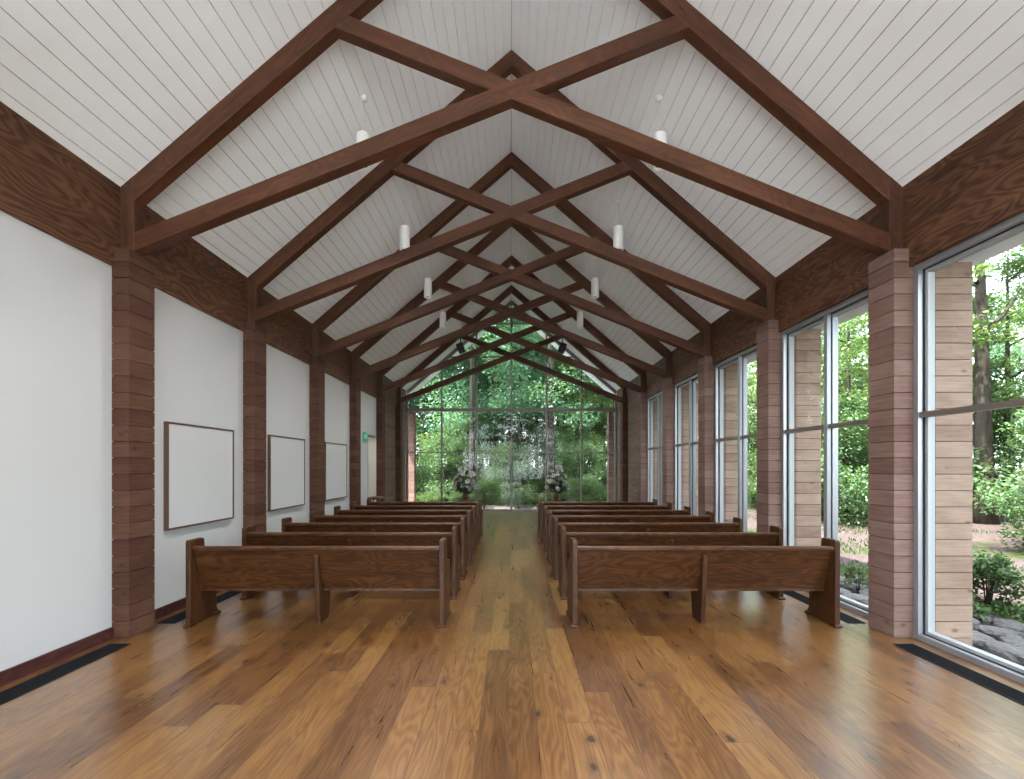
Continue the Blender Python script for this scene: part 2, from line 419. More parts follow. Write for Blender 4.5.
al = bpy.data.lights.new('fill_light', 'AREA'); al.shape = 'DISK'; al.size = 0.3; al.energy = 2.2; al.color = (1.0, 0.96, 0.9)  # added source, out of view, that brightens the dim passage
ao = bpy.data.objects.new('fill_light', al); link(ao, pl_); ao.location = (0, 0, -0.075)
b = MB()
b.box(-3.955, -XW+0.012, DY0-0.035, DY0, 0.0, DH+0.035); b.box(-3.955, -XW+0.012, DY0, DY1, DH, DH+0.035)
tag(b.build('trim_doorway', M['pale']), kind='structure')

def siding(b, x0, x1, y0, y1, z0, z1, pitch=0.1524, inset=0.010, mi=0):
    b.box(x0+inset, x1-inset, y0+inset, y1-inset, z0, z1-0.004, 1)
    z = z0
    while z < z1 - 0.01:
        zt = min(z+pitch, z1)
        b.box(x0, x1, y0, y1, z+(0.0035 if pitch > 0.1 else 0.002), zt-(0.0035 if pitch > 0.1 else 0.002), mi)
        z = zt
for side, nm in ((-1, 'wall_left_siding'), (1, 'wall_right_siding')):
    b = MB()
    for ya, yb in ((colY(5)+CD-0.03 if side > 0 else colY(5)+CD-0.03, colY(6)+0.001), (colY(6)+CD-0.001, YE)):
        x0, x1 = sorted((side*XW, side*3.95))
        siding(b, x0, x1, ya, yb, 0.0, ZB, 0.0762, 0.004)
    tag(b.build(nm, [M['course_tan'], M['groove']]), kind='structure')

# left baseboard, one run for each bay
b = MB()
for k in range(-2, 5):
    ya = max(YB, colY(k)+CD); yb = colY(k+1)
    if k == 4: yb = DY0-0.04
    b.box(-XW, -XW+0.022, ya, yb, 0.0, 0.105)
b.bevel(0.003, 1)
tag(b.build('baseboard_left', M['baseboard']), kind='structure')

# ------------------------------------------------------------------ columns
ords = {1: 'nearest', 2: 'second', 3: 'third', 4: 'fourth', 5: 'fifth', 6: 'sixth and last indoor', 7: 'outdoor'}
side_beam = {-1: 'left', 1: 'right'}
for side in (-1, 1):
    for k in KS:
        y0 = colY(k)
        root = empty('column', (side*XI, y0, 0))
        if k == 7:
            lab = 'board-clad post standing outdoors past the end glass wall, on the %s' % side_beam[side]
        elif k < 1:
            lab = 'board-clad column on the %s side, %s' % (side_beam[side], {0: 'just outside the picture edge', -1: 'level with the viewer'}[k])
        elif side < 0:
            lab = {1: 'thick red-brown board-clad column between the bare wall bay and the nearest framed panel',
                   2: 'red-brown board-clad column between the nearest and the second framed panel',
                   3: 'red-brown board-clad column between the second and third framed panels',
                   4: 'red-brown board-clad column between the third framed panel and the doorway',
                   5: 'slim-looking red column between the doorway and the tan siding on the left wall',
                   6: 'dark column at the left edge of the end glass wall'}[k]
        else:
            lab = {1: 'largest board-clad column on the window side, beside the big near window',
                   2: 'board-clad column on the window side rising behind the front right pew',
                   3: 'third board-clad column from the viewer along the window wall',
                   4: 'fourth board-clad column from the viewer along the window wall',
                   5: 'pinkish column between the farthest side window and the tan siding on the right',
                   6: 'dark column at the right edge of the end glass wall'}[k]
        tag(root, lab, 'column', 'board-clad columns down the two long sides')
        b = MB()
        def X(a, c_): return tuple(sorted((side*(a-XI), side*(c_-XI))))
        x0, x1 = X(XI, 3.699); siding(b, x0, x1, 0, CD, 0.0, ZC)
        if side > 0 or k == 7:
            x0, x1 = X(3.699, 3.95); siding(b, x0, x1, 0.0, CD, 0.0, ZB-0.001)
            x0, x1 = X(3.95, XO); siding(b, x0, x1, 0.0, CD, -0.3048, 3.505, mi=2)
        else:
            x0, x1 = X(3.699, XW); siding(b, x0, x1, 0.0, CD, 0.0, ZB-0.001)
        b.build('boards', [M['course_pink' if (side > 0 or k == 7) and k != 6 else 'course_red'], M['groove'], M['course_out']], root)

# ------------------------------------------------------------------ scissor trusses
ang = math.atan(RS); cang = math.atan(0.402)
def member(name, pts, a, y0, y1, mat, parent, bev=0.006):
    """pts in the truss plane (x,z); local X follows angle a; local Y is depth"""
    o0 = Vector(pts[0]); ca, sa = math.cos(a), math.sin(a)
    loc = [((p[0]-o0.x)*ca + (p[1]-o0.y)*sa, -(p[0]-o0.x)*sa + (p[1]-o0.y)*ca) for p in pts]
    b = MB(); b.prism(loc, y0, y1, 'Y')
    b.bevel(bev, 1)
    return b.build(name, mat, parent, loc=(o0.x, 0, o0.y), rot=(0, -a, 0))
VR = 0.238; VCH = 0.172; ZV = 5.073; TT = 0.135
tl = {0: 'rafter frame above the viewer, just out of the picture',
      1: 'nearest and largest crossed-beam roof truss, its peak above the picture',
      2: 'second crossed-beam roof truss from the viewer, peak showing high in the picture',
      3: 'third crossed-beam roof truss from the viewer', 4: 'fourth crossed-beam roof truss from the viewer',
      5: 'fifth crossed-beam roof truss, between the third pair of white lamps and the black lamps',
      6: 'farthest crossed-beam roof truss, closest to the end glass wall'}
tl[5] = 'fifth crossed-beam roof truss from the viewer, just before the black spotlights'
for k in range(0, 7):
    root = empty('roof_truss', (0, colY(k)+0.07, 0)); tag(root, tl[k], 'roof truss', 'brown crossed-beam roof trusses')
    for sd in (-1, 1):
        e = 0.004
        top = lambda x: RZ - e - RS*abs(x)
        # rafter: from the ridge to the post
        pts = [(0.0, top(0)), (0.0, top(0)-VR), (sd*3.572, top(3.572)-VR), (sd*3.572, top(3.572))]
        member('rafter', pts, -sd*ang, 0.0, TT, M['truss'], root)
        # post on the column
        b = MB()
        b.prism([(sd*3.57, ZC+0.001), (sd*3.698, ZC+0.001), (sd*3.698, top(3.698)), (sd*3.57, top(3.57))], 0.0, TT, 'Y')
        b.bevel(0.004, 1)
        b.build('post', M['post'], root)
        # scissor brace: foot on this side, head on the opposite rafter
        zl = lambda x: ZV - 0.402*x*sd
        t1 = (RZ - e - VR - ZV)/(RS+0.402); t2 = (RZ - e - VR - ZV - VCH)/(RS+0.402)
        pts = [(-sd*t1, zl(-sd*t1)), (sd*3.570, zl(sd*3.570)), (sd*3.570, zl(sd*3.570)+VCH), (-sd*t2, zl(-sd*t2)+VCH)]
        if sd < 0: member('brace', pts, cang, 0.0, TT, M['truss'], root)
        else: member('brace', pts, -cang, 0.004, TT-0.004, M['truss'], root)

# ------------------------------------------------------------------ right windows
nwin = 0
def rect_frame(b, y0, y1, z0, z1, w, x0, x1, mi):
    b.box(x0, x1, y0, y0+w, z0, z1, mi); b.box(x0, x1, y1-w, y1, z0, z1, mi)
    b.box(x0, x1, y0+w, y1-w, z0, z0+w, mi); b.box(x0, x1, y0+w, y1-w, z1-w, z1, mi)
for k in range(-2, 5):
    nwin += 1
    ya = max(YB+0.08, colY(k)+CD); yb = colY(k+1)
    root = empty('window_%d' % nwin, (3.74, (ya+yb)/2, 0)); tag(root, kind='structure')
    h = (yb-ya)/2 - 0.002; ZT = ZB-0.003
    b = MB()
    rect_frame(b, -h, h, 0.002, ZT, 0.050, 0.0, 0.045, 0)
    rect_frame(b, -h, h, 0.002, ZT, 0.058, 0.045, 0.060, 1)
    rect_frame(b, -h, h, 0.002, ZT, 0.085, 0.060, 0.125, 2)
    b.build('frame', [M['silver'], M['gasket'], M['pale']], root)
    mo = -0.09 if k == 0 else 0.0
    b = MB()
    b.box(0.0, 0.045, mo-0.030, mo+0.030, 0.052, ZT-0.052, 0)
    b.box(0.045, 0.060, mo-0.024, mo+0.024, 0.06, ZT-0.06, 1)
    b.box(0.060, 0.125, mo-0.040, mo+0.040, 0.088, ZT-0.088, 0)
    b.build('mullion', [M['silver'], M['gasket']], root)
    b = MB()
    for a0, a1 in ((-h+0.052, mo-0.031), (mo+0.031, h-0.052)):
        b.box(0.01, 0.080, a0, a1, 2.045, 2.095, 0)
    b.build('transom', [M['bronze']], root)
    b = MB()
    b.box(0.088, 0.094, -h+0.06, h-0.06, 0.06, ZT-0.06)
    b.build('glass', M['glass'], root)
# ------------------------------------------------------------------ gable glass walls, the back one added for daylight
def gable(name, y, sgn):
    root = empty(name, (0, y, 0)); tag(root, kind='structure')
    H = lambda x: RZ - RS*abs(x) - 0.003
    XE = 3.715
    w = 0.028
    b = MB()
    for x in (-2.46, -1.23, 0, 1.23, 2.46):
        b.prism([(x-w, 0.075), (x+w, 0.075), (x+w, min(H(x+w), H(x-w)) if x else H(w)), (x-w, H(x-w) if x <= 0 else H(x-w))], -0.05, 0.05, 'Y')
    b.build('mullion', M['endframe'], root)
    b = MB()
    b.box(-XE, XE, -0.045, 0.045, 2.06, 2.10); 
    b.box(-XE, XE, -0.06, 0.06, 3.53, 3.63)
    for z in (5.42, 6.60):
        xx = (RZ-z-0.05)/RS; b.box(-xx, xx, -0.045, 0.045, z, z+0.04)
    b.build('transom', M['endframe'], root)
    b = MB()
    b.box(-XE, XE, -0.06, 0.06, 0.002, 0.072)
    for sd in (-1, 1):
        x0, x1 = sorted((sd*(XE-0.07), sd*XE))
        b.box(x0, x1, -0.06, 0.06, 0.073, H(XE)-0.14)
        b.prism([(0, H(0)), (sd*3.69, H(3.69)), (sd*3.69, H(3.69)-0.13), (0, H(0)-0.13)], -0.06, 0.06, 'Y')
    b.build('frame', M['pale'] if False else M['endframe'], root)
    b = MB()
    b.prism([(-3.66, 0.06), (3.66, 0.06), (3.66, H(3.66)-0.06), (0, H(0)-0.06), (-3.66, H(3.66)-0.06)], -0.004, 0.004, 'Y')
    b.build('glass', M['glass'], root)
gable('window_%d' % (nwin+1), YE+0.06, 1)
gable('window_%d' % (nwin+2), YB-0.0, -1)  # unseen glass wall added to bring daylight onto the near ceiling

# ------------------------------------------------------------------ framed panels on the left wall
pl = {1: 'nearest and largest of the three thin brown-framed blank white wall panels',
      2: 'middle one of the three brown-framed blank white wall panels',
      3: 'farthest of the three brown-framed blank white wall panels, near the doorway'}
for k in (1, 2, 3):
    yc = 5.79 + PITCH*(k-1)
    root = empty('wall_panel', (-XW, yc, 0.907)); tag(root, pl[k], 'wall panel', 'framed white panels on the left wall')
    W2, HH = 0.62, 1.17
    b = MB()
    for (y0, y1, z0, z1) in ((-W2, -W2+0.02, 0, HH), (W2-0.02, W2, 0, HH), (-W2+0.02, W2-0.02, 0, 0.02), (-W2+0.02, W2-0.02, HH-0.02, HH)):
        b.box(0.0, 0.044, y0, y1, z0, z1)
    b.build('frame', M['framewood'], root)
    b = MB(); b.box(0.0, 0.036, -W2+0.021, W2-0.021, 0.021, HH-0.021)
    b.build('board', M['panelwhite'], root)

# ------------------------------------------------------------------ floor vents
vl = {(-1, 1): 'long black floor vent along the left wall, nearest the viewer', (1, 1): 'long black floor vent below the big near window',
      (-1, 2): 'black floor vent behind the front left pew end, by the left wall', (1, 2): 'black floor vent behind the front right pew end, by the windows'}
for side in (-1, 1):
    for k in range(1, 6):
        y0 = colY(k) - 1.79; y1 = colY(k) - 0.16
        root = empty('floor_vent', (side*3.51, (y0+y1)/2, 0.0))
        lb = vl.get((side, k)) or 'black floor vent by the %s wall, %s along from the viewer' % (side_beam[side], {3: 'third', 4: 'fourth', 5: 'fifth'}[k])
        tag(root, lb, 'floor vent', 'black linear floor vents')
        h = (y1-y0)/2
        b = MB()
        b.box(-0.092, -0.082, -h, h, 0.0005, 0.006); b.box(0.082, 0.092, -h, h, 0.0005, 0.006)
        b.box(-0.082, 0.082, -h, -h+0.012, 0.0005, 0.006); b.box(-0.082, 0.082, h-0.012, h, 0.0005, 0.006)
        b.build('rim', M['vent'], root)
        b = MB()
        b.box(-0.082, 0.082, -h+0.012, h-0.012, 0.0003, 0.0012)
        for j in range(12):
            x = -0.076 + j*0.0138; b.box(x-0.0022, x+0.0022, -h+0.012, h-0.012, 0.001, 0.0045)
        b.build('grille', M['vent'], root)

# ------------------------------------------------------------------ pews
def make_pew(L):
    """origin: rear line on the floor at the middle; length along x, seat towards +y"""
    root = empty('pew', (0, 0, 0))
    # end panel profile in (y, z)
    prof = [(0.0, 0.0), (0.46, 0.0), (0.462, 0.035), (0.435, 0.075), (0.425, 0.20), (0.43, 0.34), (0.455, 0.47),
            (0.465, 0.555), (0.445, 0.592), (0.39, 0.602), (0.31, 0.604), (0.262, 0.62), (0.238, 0.66), (0.228, 0.72),
            (0.224, 0.835), (0.214, 0.856), (0.19, 0.862), (0.020, 0.862), (0.006, 0.856), (0.0, 0.84)]
    for sd in (-1, 1):
        x1 = sd*L/2; x0 = sd*(L/2-0.052)
        b = MB(); b.prism(prof, min(x0, x1), max(x0, x1), 'X'); b.bevel(0.009, 2, 40)
        e = b.build('end_panel', M['pewend'], root)
        xa, xb = min(x0, x1)-0.012, max(x0, x1)+0.012
        b = MB()
        b.prism([(-0.022, 0.0), (0.09, 0.0), (0.09, 0.022), (0.0, 0.03), (-0.022, 0.02)], xa, xb, 'X')
        b.bevel(0.004, 1); b.build('foot', M['pewend'], e)
        b = MB()
        b.prism([(0.38, 0.0), (0.488, 0.0), (0.488, 0.02), (0.466, 0.032), (0.38, 0.022)], xa, xb, 'X')
        b.bevel(0.004, 1)
        b.build('foot', M['pewend'], e)
    xi = L/2-0.050
    b = MB()   # slanted back board
    b.prism([(0.030, 0.775), (0.052, 0.778), (0.190, 0.335), (0.166, 0.330)], -xi, xi, 'X')
    b.build('backrest', M['pew'], root)
    for sd in (-1, 1):   # cleat joining the back board to the end panel
        b = MB()
        b.prism([(0.016, 0.758), (0.036, 0.762), (0.170, 0.332), (0.150, 0.328)], *sorted((sd*xi, sd*(xi-0.016))), 'X')
        b.build('cleat', M['pewend'], root)
    b = MB()   # rounded cap along the top
    b.prism([(0.012, 0.762), (0.012, 0.785), (0.022, 0.797), (0.055, 0.799), (0.068, 0.788), (0.068, 0.768), (0.060, 0.758), (0.020, 0.756)], -xi, xi, 'X')
    b.bevel(0.003, 1)
    b.build('top_rail', M['pew'], root)
    b = MB()   # bottom moulding of the back, seat board, seat rail
    b.prism([(0.158, 0.318), (0.196, 0.318), (0.192, 0.342), (0.160, 0.342)], -xi, xi, 'X')
    b.build('back_rail', M['pew'], root)
    b = MB()
    b.prism([(0.165, 0.405), (0.462, 0.425), (0.472, 0.440), (0.462, 0.452), (0.163, 0.432)], -xi, xi, 'X')
    b.bevel(0.003, 1)
    b.build('seat', M['pew'], root)
    b = MB()   # centre bracket
    b.prism([(0.034, 0.715), (0.020, 0.70), (0.045, 0.40), (0.085, 0.02), (0.080, 0.0), (0.30, 0.0), (0.33, 0.05), (0.36, 0.25), (0.37, 0.40),
             (0.200, 0.402), (0.185, 0.335), (0.158, 0.315), (0.060, 0.66)], -0.022, 0.022, 'X')
    b.bevel(0.005, 1, 50)
    b.build('centre_support', M['pewend'], root)
    return root
rows = ['nearest row', 'second row from the viewer', 'third row from the viewer', 'fourth row from the viewer', 'fifth row from the viewer',
        'sixth row from the viewer', 'farthest row, by the flowers']
for side, L, xc in ((-1, 2.57, -3.238+1.285), (1, 2.66, 0.605+1.33)):
    proto = make_pew(L)
    for i in range(7):
        o = proto if i == 0 else copy_tree(proto)
        o.location = (xc, 4.80 + 1.0*i, 0.0)
        tag(o, 'dark stained wooden pew %s of the aisle, %s' % (side_beam[side], rows[i]), 'pew', 'wooden pews in rows facing the end glass wall')

# ------------------------------------------------------------------ white pendant cylinders, black spotlights
def make_pendant():
    root = empty('pendant_lamp')
    b = MB(); b.lathe([(0.0, 0.385), (0.078, 0.385), (0.082, 0.378), (0.082, 0.004), (0.078, 0.0), (0.066, 0.0), (0.062, 0.03), (0.0, 0.03)], seg=28)
    b.build('shade', M['lampwhite'], root)
    b = MB(); b.lathe([(0.0, 0.024), (0.05, 0.026), (0.055, 0.031)], seg=24); b.build('lens', M['lens'], root)
    b = MB(); b.lathe([(0.0, 0.84), (0.004, 0.84), (0.004, 0.38), (0, 0.38)], seg=8); b.build('cord', M['lampwhite'], root)
    b = MB(); b.lathe([(0.0, 0.86), (0.045, 0.86), (0.05, 0.80), (0.012, 0.785), (0, 0.785)], seg=18); b.build('ceiling_rose', M['lampwhite'], root)
    return root
pn = {0: 'first', 1: 'second', 2: 'third', 3: 'fourth'}
FILL_W = 32.0  # added fill output; pendants made to shine though taken as unlit
proto = make_pendant(); first = True
for side in (-1, 1):
    for j in range(-3, 4):  # negative indices add unseen pendants as fill around the viewer
        o = proto if first else copy_tree(proto); first = False
        o.location = (side*1.745, 5.70 + PITCH*j, 5.12)
        sp = bpy.data.lights.new('fill_light', 'SPOT'); sp.energy = FILL_W; sp.spot_size = math.radians(120); sp.spot_blend = 1.0
        sp.shadow_soft_size = 0.05; sp.color = (1.0, 0.98, 0.95)
        so = bpy.data.objects.new('fill_light', sp); link(so, o); so.location = (0, 0, -0.02)
        tag(o, 'white cylinder pendant lamp %s of the ridge, %s' % (side_beam[side], pn[j] + ' from the viewer' if j >= 0 else 'added unseen above or behind the viewer for fill light'), 'pendant lamp', 'white cylinder pendant lamps under the roof')
for side in (-1, 1):
    root = empty('spotlight', (side*1.50, 14.3, 5.09))
    tag(root, 'black tilted cylinder spotlight hanging %s of the ridge before the end glass' % side_beam[side], 'spotlight', 'black spotlights before the end glass wall')
    b = MB(); b.lathe([(0, 0.15), (0.09, 0.15), (0.105, 0.13), (0.105, -0.15), (0.09, -0.155), (0.085, -0.10), (0, -0.10)], seg=24)
    o = b.build('lamp_head', M['lampblack'], root, rot=(math.radians(14), side*math.radians(20), 0))
    b = MB(); b.tube([(0, 0, 0.14), (side*0.02, 0, 0.3), (0, 0, 0.34)], 0.018, 10); b.build('bracket', M['lampblack'], root)
    b = MB(); b.tube([(0, 0, 0.33), (0, 0, RZ-RS*1.5-5.09-0.02)], 0.009, 8); b.tube([(0, 0, RZ-RS*1.5-5.09-0.06), (0, 0, RZ-RS*1.5-5.09+0.03)], 0.05, 14)
    b.build('stem', M['lampwhite'], root)

# ------------------------------------------------------------------ exit sign
root = empty('exit_sign', (-XW, 12.23, 2.22)); tag(root, 'small green exit sign on the white wall beside the doorway', 'exit sign')
b = MB(); b.box(0.0, 0.03, -0.15, 0.15, 0.0, 0.24); b.bevel(0.004, 1); b.build('sign_board', M['green'], root)
fc = bpy.data.curves.new('exit_lettering', 'FONT'); fc.body = 'EXIT'; fc.size = 0.13; fc.align_x = 'CENTER'; fc.align_y = 'CENTER'; fc.extrude = 0.002
fo = bpy.data.objects.new('exit_tmp', fc); COL.objects.link(fo)
bpy.context.view_layer.update()
me = bpy.data.meshes.new_from_object(fo.evaluated_get(bpy.context.evaluated_depsgraph_get()))
bpy.data.objects.remove(fo)
me.materials.clear(); me.materials.append(M['signwhite'])
lo = bpy.data.objects.new('lettering', me); link(lo, root); lo.location = (0.0325, 0.0, 0.12); lo.rotation_euler = (math.pi/2, 0, math.pi/2)

# ------------------------------------------------------------------ little dark table by the door
root = empty('side_table', (-3.36, 12.0, 0)); tag(root, 'small dark narrow table against the left wall, behind the farthest left pew', 'table')
b = MB(); b.box(-0.15, 0.15, -0.24, 0.24, 0.80, 0.835); b.bevel(0.004, 1); b.build('table_top', M['darkwood'], root)
b = MB(); b.box(-0.125, 0.125, -0.215, 0.215, 0.775, 0.80); b.build('apron', M['darkwood'], root)
for sx in (-1, 1):
    for sy in (-1, 1):
        b = MB(); b.box(sx*0.12-0.015, sx*0.12+0.015, sy*0.205-0.015, sy*0.205+0.015, 0, 0.80); b.build('leg', M['darkwood'], root)

# ------------------------------------------------------------------ flowers
def leaf_mesh(name, cents, size, mats, up=0.5, seed=0, aspect=0.5, dirs=None):
    """cents: (n,3) leaf centres; each leaf a folded rhombus of two triangles-pairs"""
    rng = np.random.default_rng(seed); n = len(cents)
    nrm = rng.normal(size=(n, 3)); nrm[:, 2] = np.abs(nrm[:, 2]) + up*2
    nrm /= np.linalg.norm(nrm, axis=1)[:, None]
    t = rng.normal(size=(n, 3)) if dirs is None else dirs + 0.3*rng.normal(size=(n, 3))
    t -= nrm*np.sum(t*nrm, axis=1)[:, None]; t /= (np.linalg.norm(t, axis=1)[:, None]+1e-9)
    w = np.cross(nrm, t)
    L = (size*(0.6+0.8*rng.random(n)))[:, None]
    v = np.empty((n, 4, 3))
    v[:, 0] = cents - t*L*0.5; v[:, 1] = cents + w*L*aspect*0.5 + nrm*L*0.08 + t*L*0.05
    v[:, 2] = cents + t*L*0.5 - nrm*L*0.05; v[:, 3] = cents - w*L*aspect*0.5 + nrm*L*0.08 + t*L*0.05
    me = bpy.data.meshes.new(name)
    me.vertices.add(n*4); me.vertices.foreach_set('co', v.astype(np.float32).ravel())
    me.loops.add(n*4); me.loops.foreach_set('vertex_index', np.arange(n*4, dtype=np.int32))
    me.polygons.add(n); me.polygons.foreach_set('loop_start', np.arange(0, n*4, 4, dtype=np.int32)); me.polygons.foreach_set('loop_total', np.full(n, 4, dtype=np.int32))
    me.update(calc_edges=True); me.validate()
    for m in (mats if isinstance(mats, list) else [mats]): me.materials.append(m)
    return me
def bloom_mesh():
    b = MB()
    for ring, (n, rad, tilt, ln) in enumerate(((6, 0.012, 0.35, 0.055), (6, 0.008, 0.8, 0.045), (4, 0.004, 1.2, 0.035))):
        for i in range(n):
            a = 2*math.pi*i/n + ring*0.5
            d = Vector((math.cos(a), math.sin(a), 0)); u = Vector((0, 0, 1)); w = Vector((-math.sin(a), math.cos(a), 0))
            p0 = d*rad; dirv = d*math.cos(tilt)+u*math.sin(tilt)
            vs = [b.bm.verts.new(p) for p in (p0-w*0.008, p0+dirv*ln*0.55-w*0.022+u*0.004, p0+dirv*ln-w*0.008, p0+dirv*ln+w*0.008, p0+dirv*ln*0.55+w*0.022+u*0.004, p0+w*0.008)]
            f = b.bm.faces.new(vs)
    bmesh.ops.solidify(b.bm, geom=b.bm.faces[:], thickness=0.002)
    return b
bl0 = None
for side, sx in ((-1, -1.47), (1, 1.43)):
    ped = empty('flower_stand', (sx, 15.5, 0)); tag(ped, 'dark wooden flower pedestal %s of the aisle, before the end glass' % side_beam[side], 'pedestal', 'flower pedestals before the end glass wall')
    b = MB(); b.box(-0.14, 0.14, -0.14, 0.14, 0, 0.05); b.box(-0.14, 0.14, -0.14, 0.14, 0.50, 0.54); b.bevel(0.006, 1); b.build('plinth', M['pedestal'], ped)
    b = MB(); b.prism([(-0.09, -0.09), (0.09, -0.09), (0.09, 0.09), (-0.09, 0.09)], 0.05, 0.50, 'Z'); b.bevel(0.006, 1); b.build('shaft', M['pedestal'], ped)
    fa = empty('flower_arrangement', (sx, 15.5, 0.54)); tag(fa, 'white flower bouquet with dark leaves on the pedestal %s of the aisle' % side_beam[side], 'flowers', 'white flower arrangements before the end glass wall')
    b = MB(); b.lathe([(0, 0), (0.07, 0), (0.095, 0.06), (0.085, 0.15), (0.10, 0.19), (0.09, 0.19), (0.07, 0.15), (0, 0.12)], seg=20); b.build('vase', M['pedestal'], fa)
    rng = np.random.default_rng(5+side)
    # stems and greenery
    b = MB(); tips = []
    for i in range(46):
        a = rng.random()*2*math.pi; sp = (rng.random()**0.6)*0.40; hh = 0.22 + (1-(sp/0.42)**2)*0.85*rng.random() + 0.08
        tip = Vector((math.cos(a)*sp, math.sin(a)*sp*0.8, hh)); tips.append(tip)
        b.tube([(0, 0, 0.14), tuple(tip*0.55 + Vector((0, 0, 0.08))), tuple(tip)], [0.004, 0.003, 0.002], 5)
    b.build('stems', M['leaf_dark'], fa)
    cs, ds = [], []
    for tip in tips:
        for q in range(26):
            f = 0.35+0.65*rng.random(); c0 = Vector((0, 0, 0.14)).lerp(tip, f)
            cs.append([c0.x+rng.normal()*0.03, c0.y+rng.normal()*0.03, c0.z+rng.normal()*0.035]); ds.append([tip.x, tip.y, 0.2])
    lm = leaf_mesh('greenery', np.array(cs), 0.085, M['leaf_dark'], 0.1, 3+side, 0.4, np.array(ds))
    o = bpy.data.objects.new('greenery', lm); link(o, fa); o['kind'] = 'stuff'
    k = 0
    for tip in tips[:40]:
        if bl0 is None:
            bo = bloom_mesh().build('blossom', M['petal'], fa); bl0 = bo
        else:
            bo = bl0.copy(); COL.objects.link(bo); bo.parent = fa
        bo.location = tip + Vector((0, -0.02, 0.01)); s = 0.9+0.5*rng.random(); bo.scale = (s, s, s)
        bo.rotation_euler = (0.9+0.5*rng.random(), rng.normal()*0.4, math.atan2(tip.x, 0.4)*1.0)
        k += 1

# ------------------------------------------------------------------ outdoors
def ground_z(x, y):
    base = -0.22
    far = max(0.0, math.hypot(max(abs(x)-6, 0), max(y-22, 0))-2)
    return base + 0.035*far + 0.05*math.sin(x*0.9+1)*math.cos(y*0.7)
bm = bmesh.new(); NX, NY = 80, 80; gv = {}
for i in range(NX+1):
    for j in range(NY+1):
        x = -50 + 100*i/NX; y = -30 + 100*j/NY
        z = ground_z(x, y)
        if (abs(x) < 4.6 and -4.5 < y < 19) or (abs(x) < 8.6 and -15 < y < 0 and abs(x) < 4.6): z = -0.6
        gv[i, j] = bm.verts.new((x, y, z))
for i in range(NX):
    for j in range(NY):
        f = bm.faces.new((gv[i, j], gv[i+1, j], gv[i+1, j+1], gv[i, j+1])); f.smooth = True
me = bpy.data.meshes.new('ground'); bm.to_mesh(me); bm.free(); me.materials.append(M['ground'])
g = bpy.data.objects.new('ground', me); link(g); tag(g, kind='structure')

b = MB(); b.box(-9, 9, -16, YB-0.35, -0.35, -0.04)  # unseen pale slab added to bounce sunlight up to the ceiling
tag(b.build('bounce_pavement', M['bounce_paving']), kind='structure')
rngT = np.random.default_rng(21)
def crown_mesh(name, seed, n, H, R, z0, size, mat, clumps=90):
    rng = np.random.default_rng(seed)
    ph = rng.random(clumps)*2*math.pi; zz = rng.random(clumps)
    prof = np.sin(np.clip(zz*0.92+0.08, 0, 1)*math.pi)**0.55
    rr = R*prof*(0.35+0.65*np.sqrt(rng.random(clumps)))
    cc = np.stack([np.cos(ph)*rr, np.sin(ph)*rr, z0+(H-z0)*zz], 1)
    cr = 0.5+0.55*rng.random(clumps)
    idx = rng.integers(0, clumps, n)
    d = rng.normal(size=(n, 3)); d /= np.linalg.norm(d, axis=1)[:, None]
    rad = cr[idx]*(rng.random(n)**0.45)
    pts = cc[idx] + d*rad[:, None]*np.array([R/2.6, R/2.6, 0.42*max(1, H/9)])
    dirs = d.copy(); dirs[:, 2] -= 0.3
    return leaf_mesh(name, pts, size, mat, 0.45, seed, 0.55, dirs), cc
def trunk_mb(H, r, lean, seed, branches=7):
    rng = random.Random(seed); b = MB()
    pts = [(0, 0, -0.3)]; n = 8
    x = y = 0
    for i in range(1, n+1):
        x += lean*H/n*(0.6+0.8*rng.random()); y += (rng.random()-0.5)*0.12
        pts.append((x, y, H*i/n))
    rad = [r*(1.35 if i == 0 else (1-0.82*i/n)) for i in range(n+1)]
    b.tube(pts, rad, 10)
    for _ in range(branches):
        i = rng.randint(3, n-1); p = Vector(pts[i]); a = rng.random()*6.28; l = (1.2+rng.random()*1.4)*H/10
        q = p + Vector((math.cos(a)*l, math.sin(a)*l, l*0.65)); m = p.lerp(q, 0.5)+Vector((0, 0, -0.08*l))
        b.tube([tuple(p), tuple(m), tuple(q)], [rad[i]*0.55, rad[i]*0.35, rad[i]*0.12], 6)
    return b
def make_tree(seed, H, R, z0, n, size, mat, r=0.2, lean=0.01):
    root = empty('tree')
    trunk_mb(H*0.92, r, lean, seed).build('trunk', M['bark'], root)
    me, _ = crown_mesh('crown', seed, n, H, R, z0, size, mat)
    o = bpy.data.objects.new('crown', me); link(o, root)
    return root
protos = [make_tree(1, 13, 3.2, 2.2, 26000, 0.14, M['leaf'], 0.17, 0.01),
          make_tree(2, 15, 3.5, 3.0, 19000, 0.18, M['leaf_blue'], 0.22, -0.012),
          make_tree(3, 11, 2.9, 1.2, 24000, 0.13, M['leaf'], 0.13, 0.03),
          make_tree(4, 16, 3.3, 4.0, 26000, 0.15, M['leaf_blue'], 0.19, 0.0)]
used = [False]*len(protos)
def put_tree(pi, x, y, s=1.0, rz=None, label=None, group=None):
    o = protos[pi] if not used[pi] else copy_tree(protos[pi]); used[pi] = True
    o.location = (x, y, ground_z(x, y)); o.scale = (s, s, s)
    o.rotation_euler = (0, 0, rz if rz is not None else rngT.random()*6.28)
    tag(o, label, 'tree', group)
    return o
LE = ('leafy green forest tree standing beyond the end glass wall', 'forest trees beyond the end glass wall')
LR = ('leafy green forest tree standing beyond the right-hand windows', 'forest trees beyond the side windows')
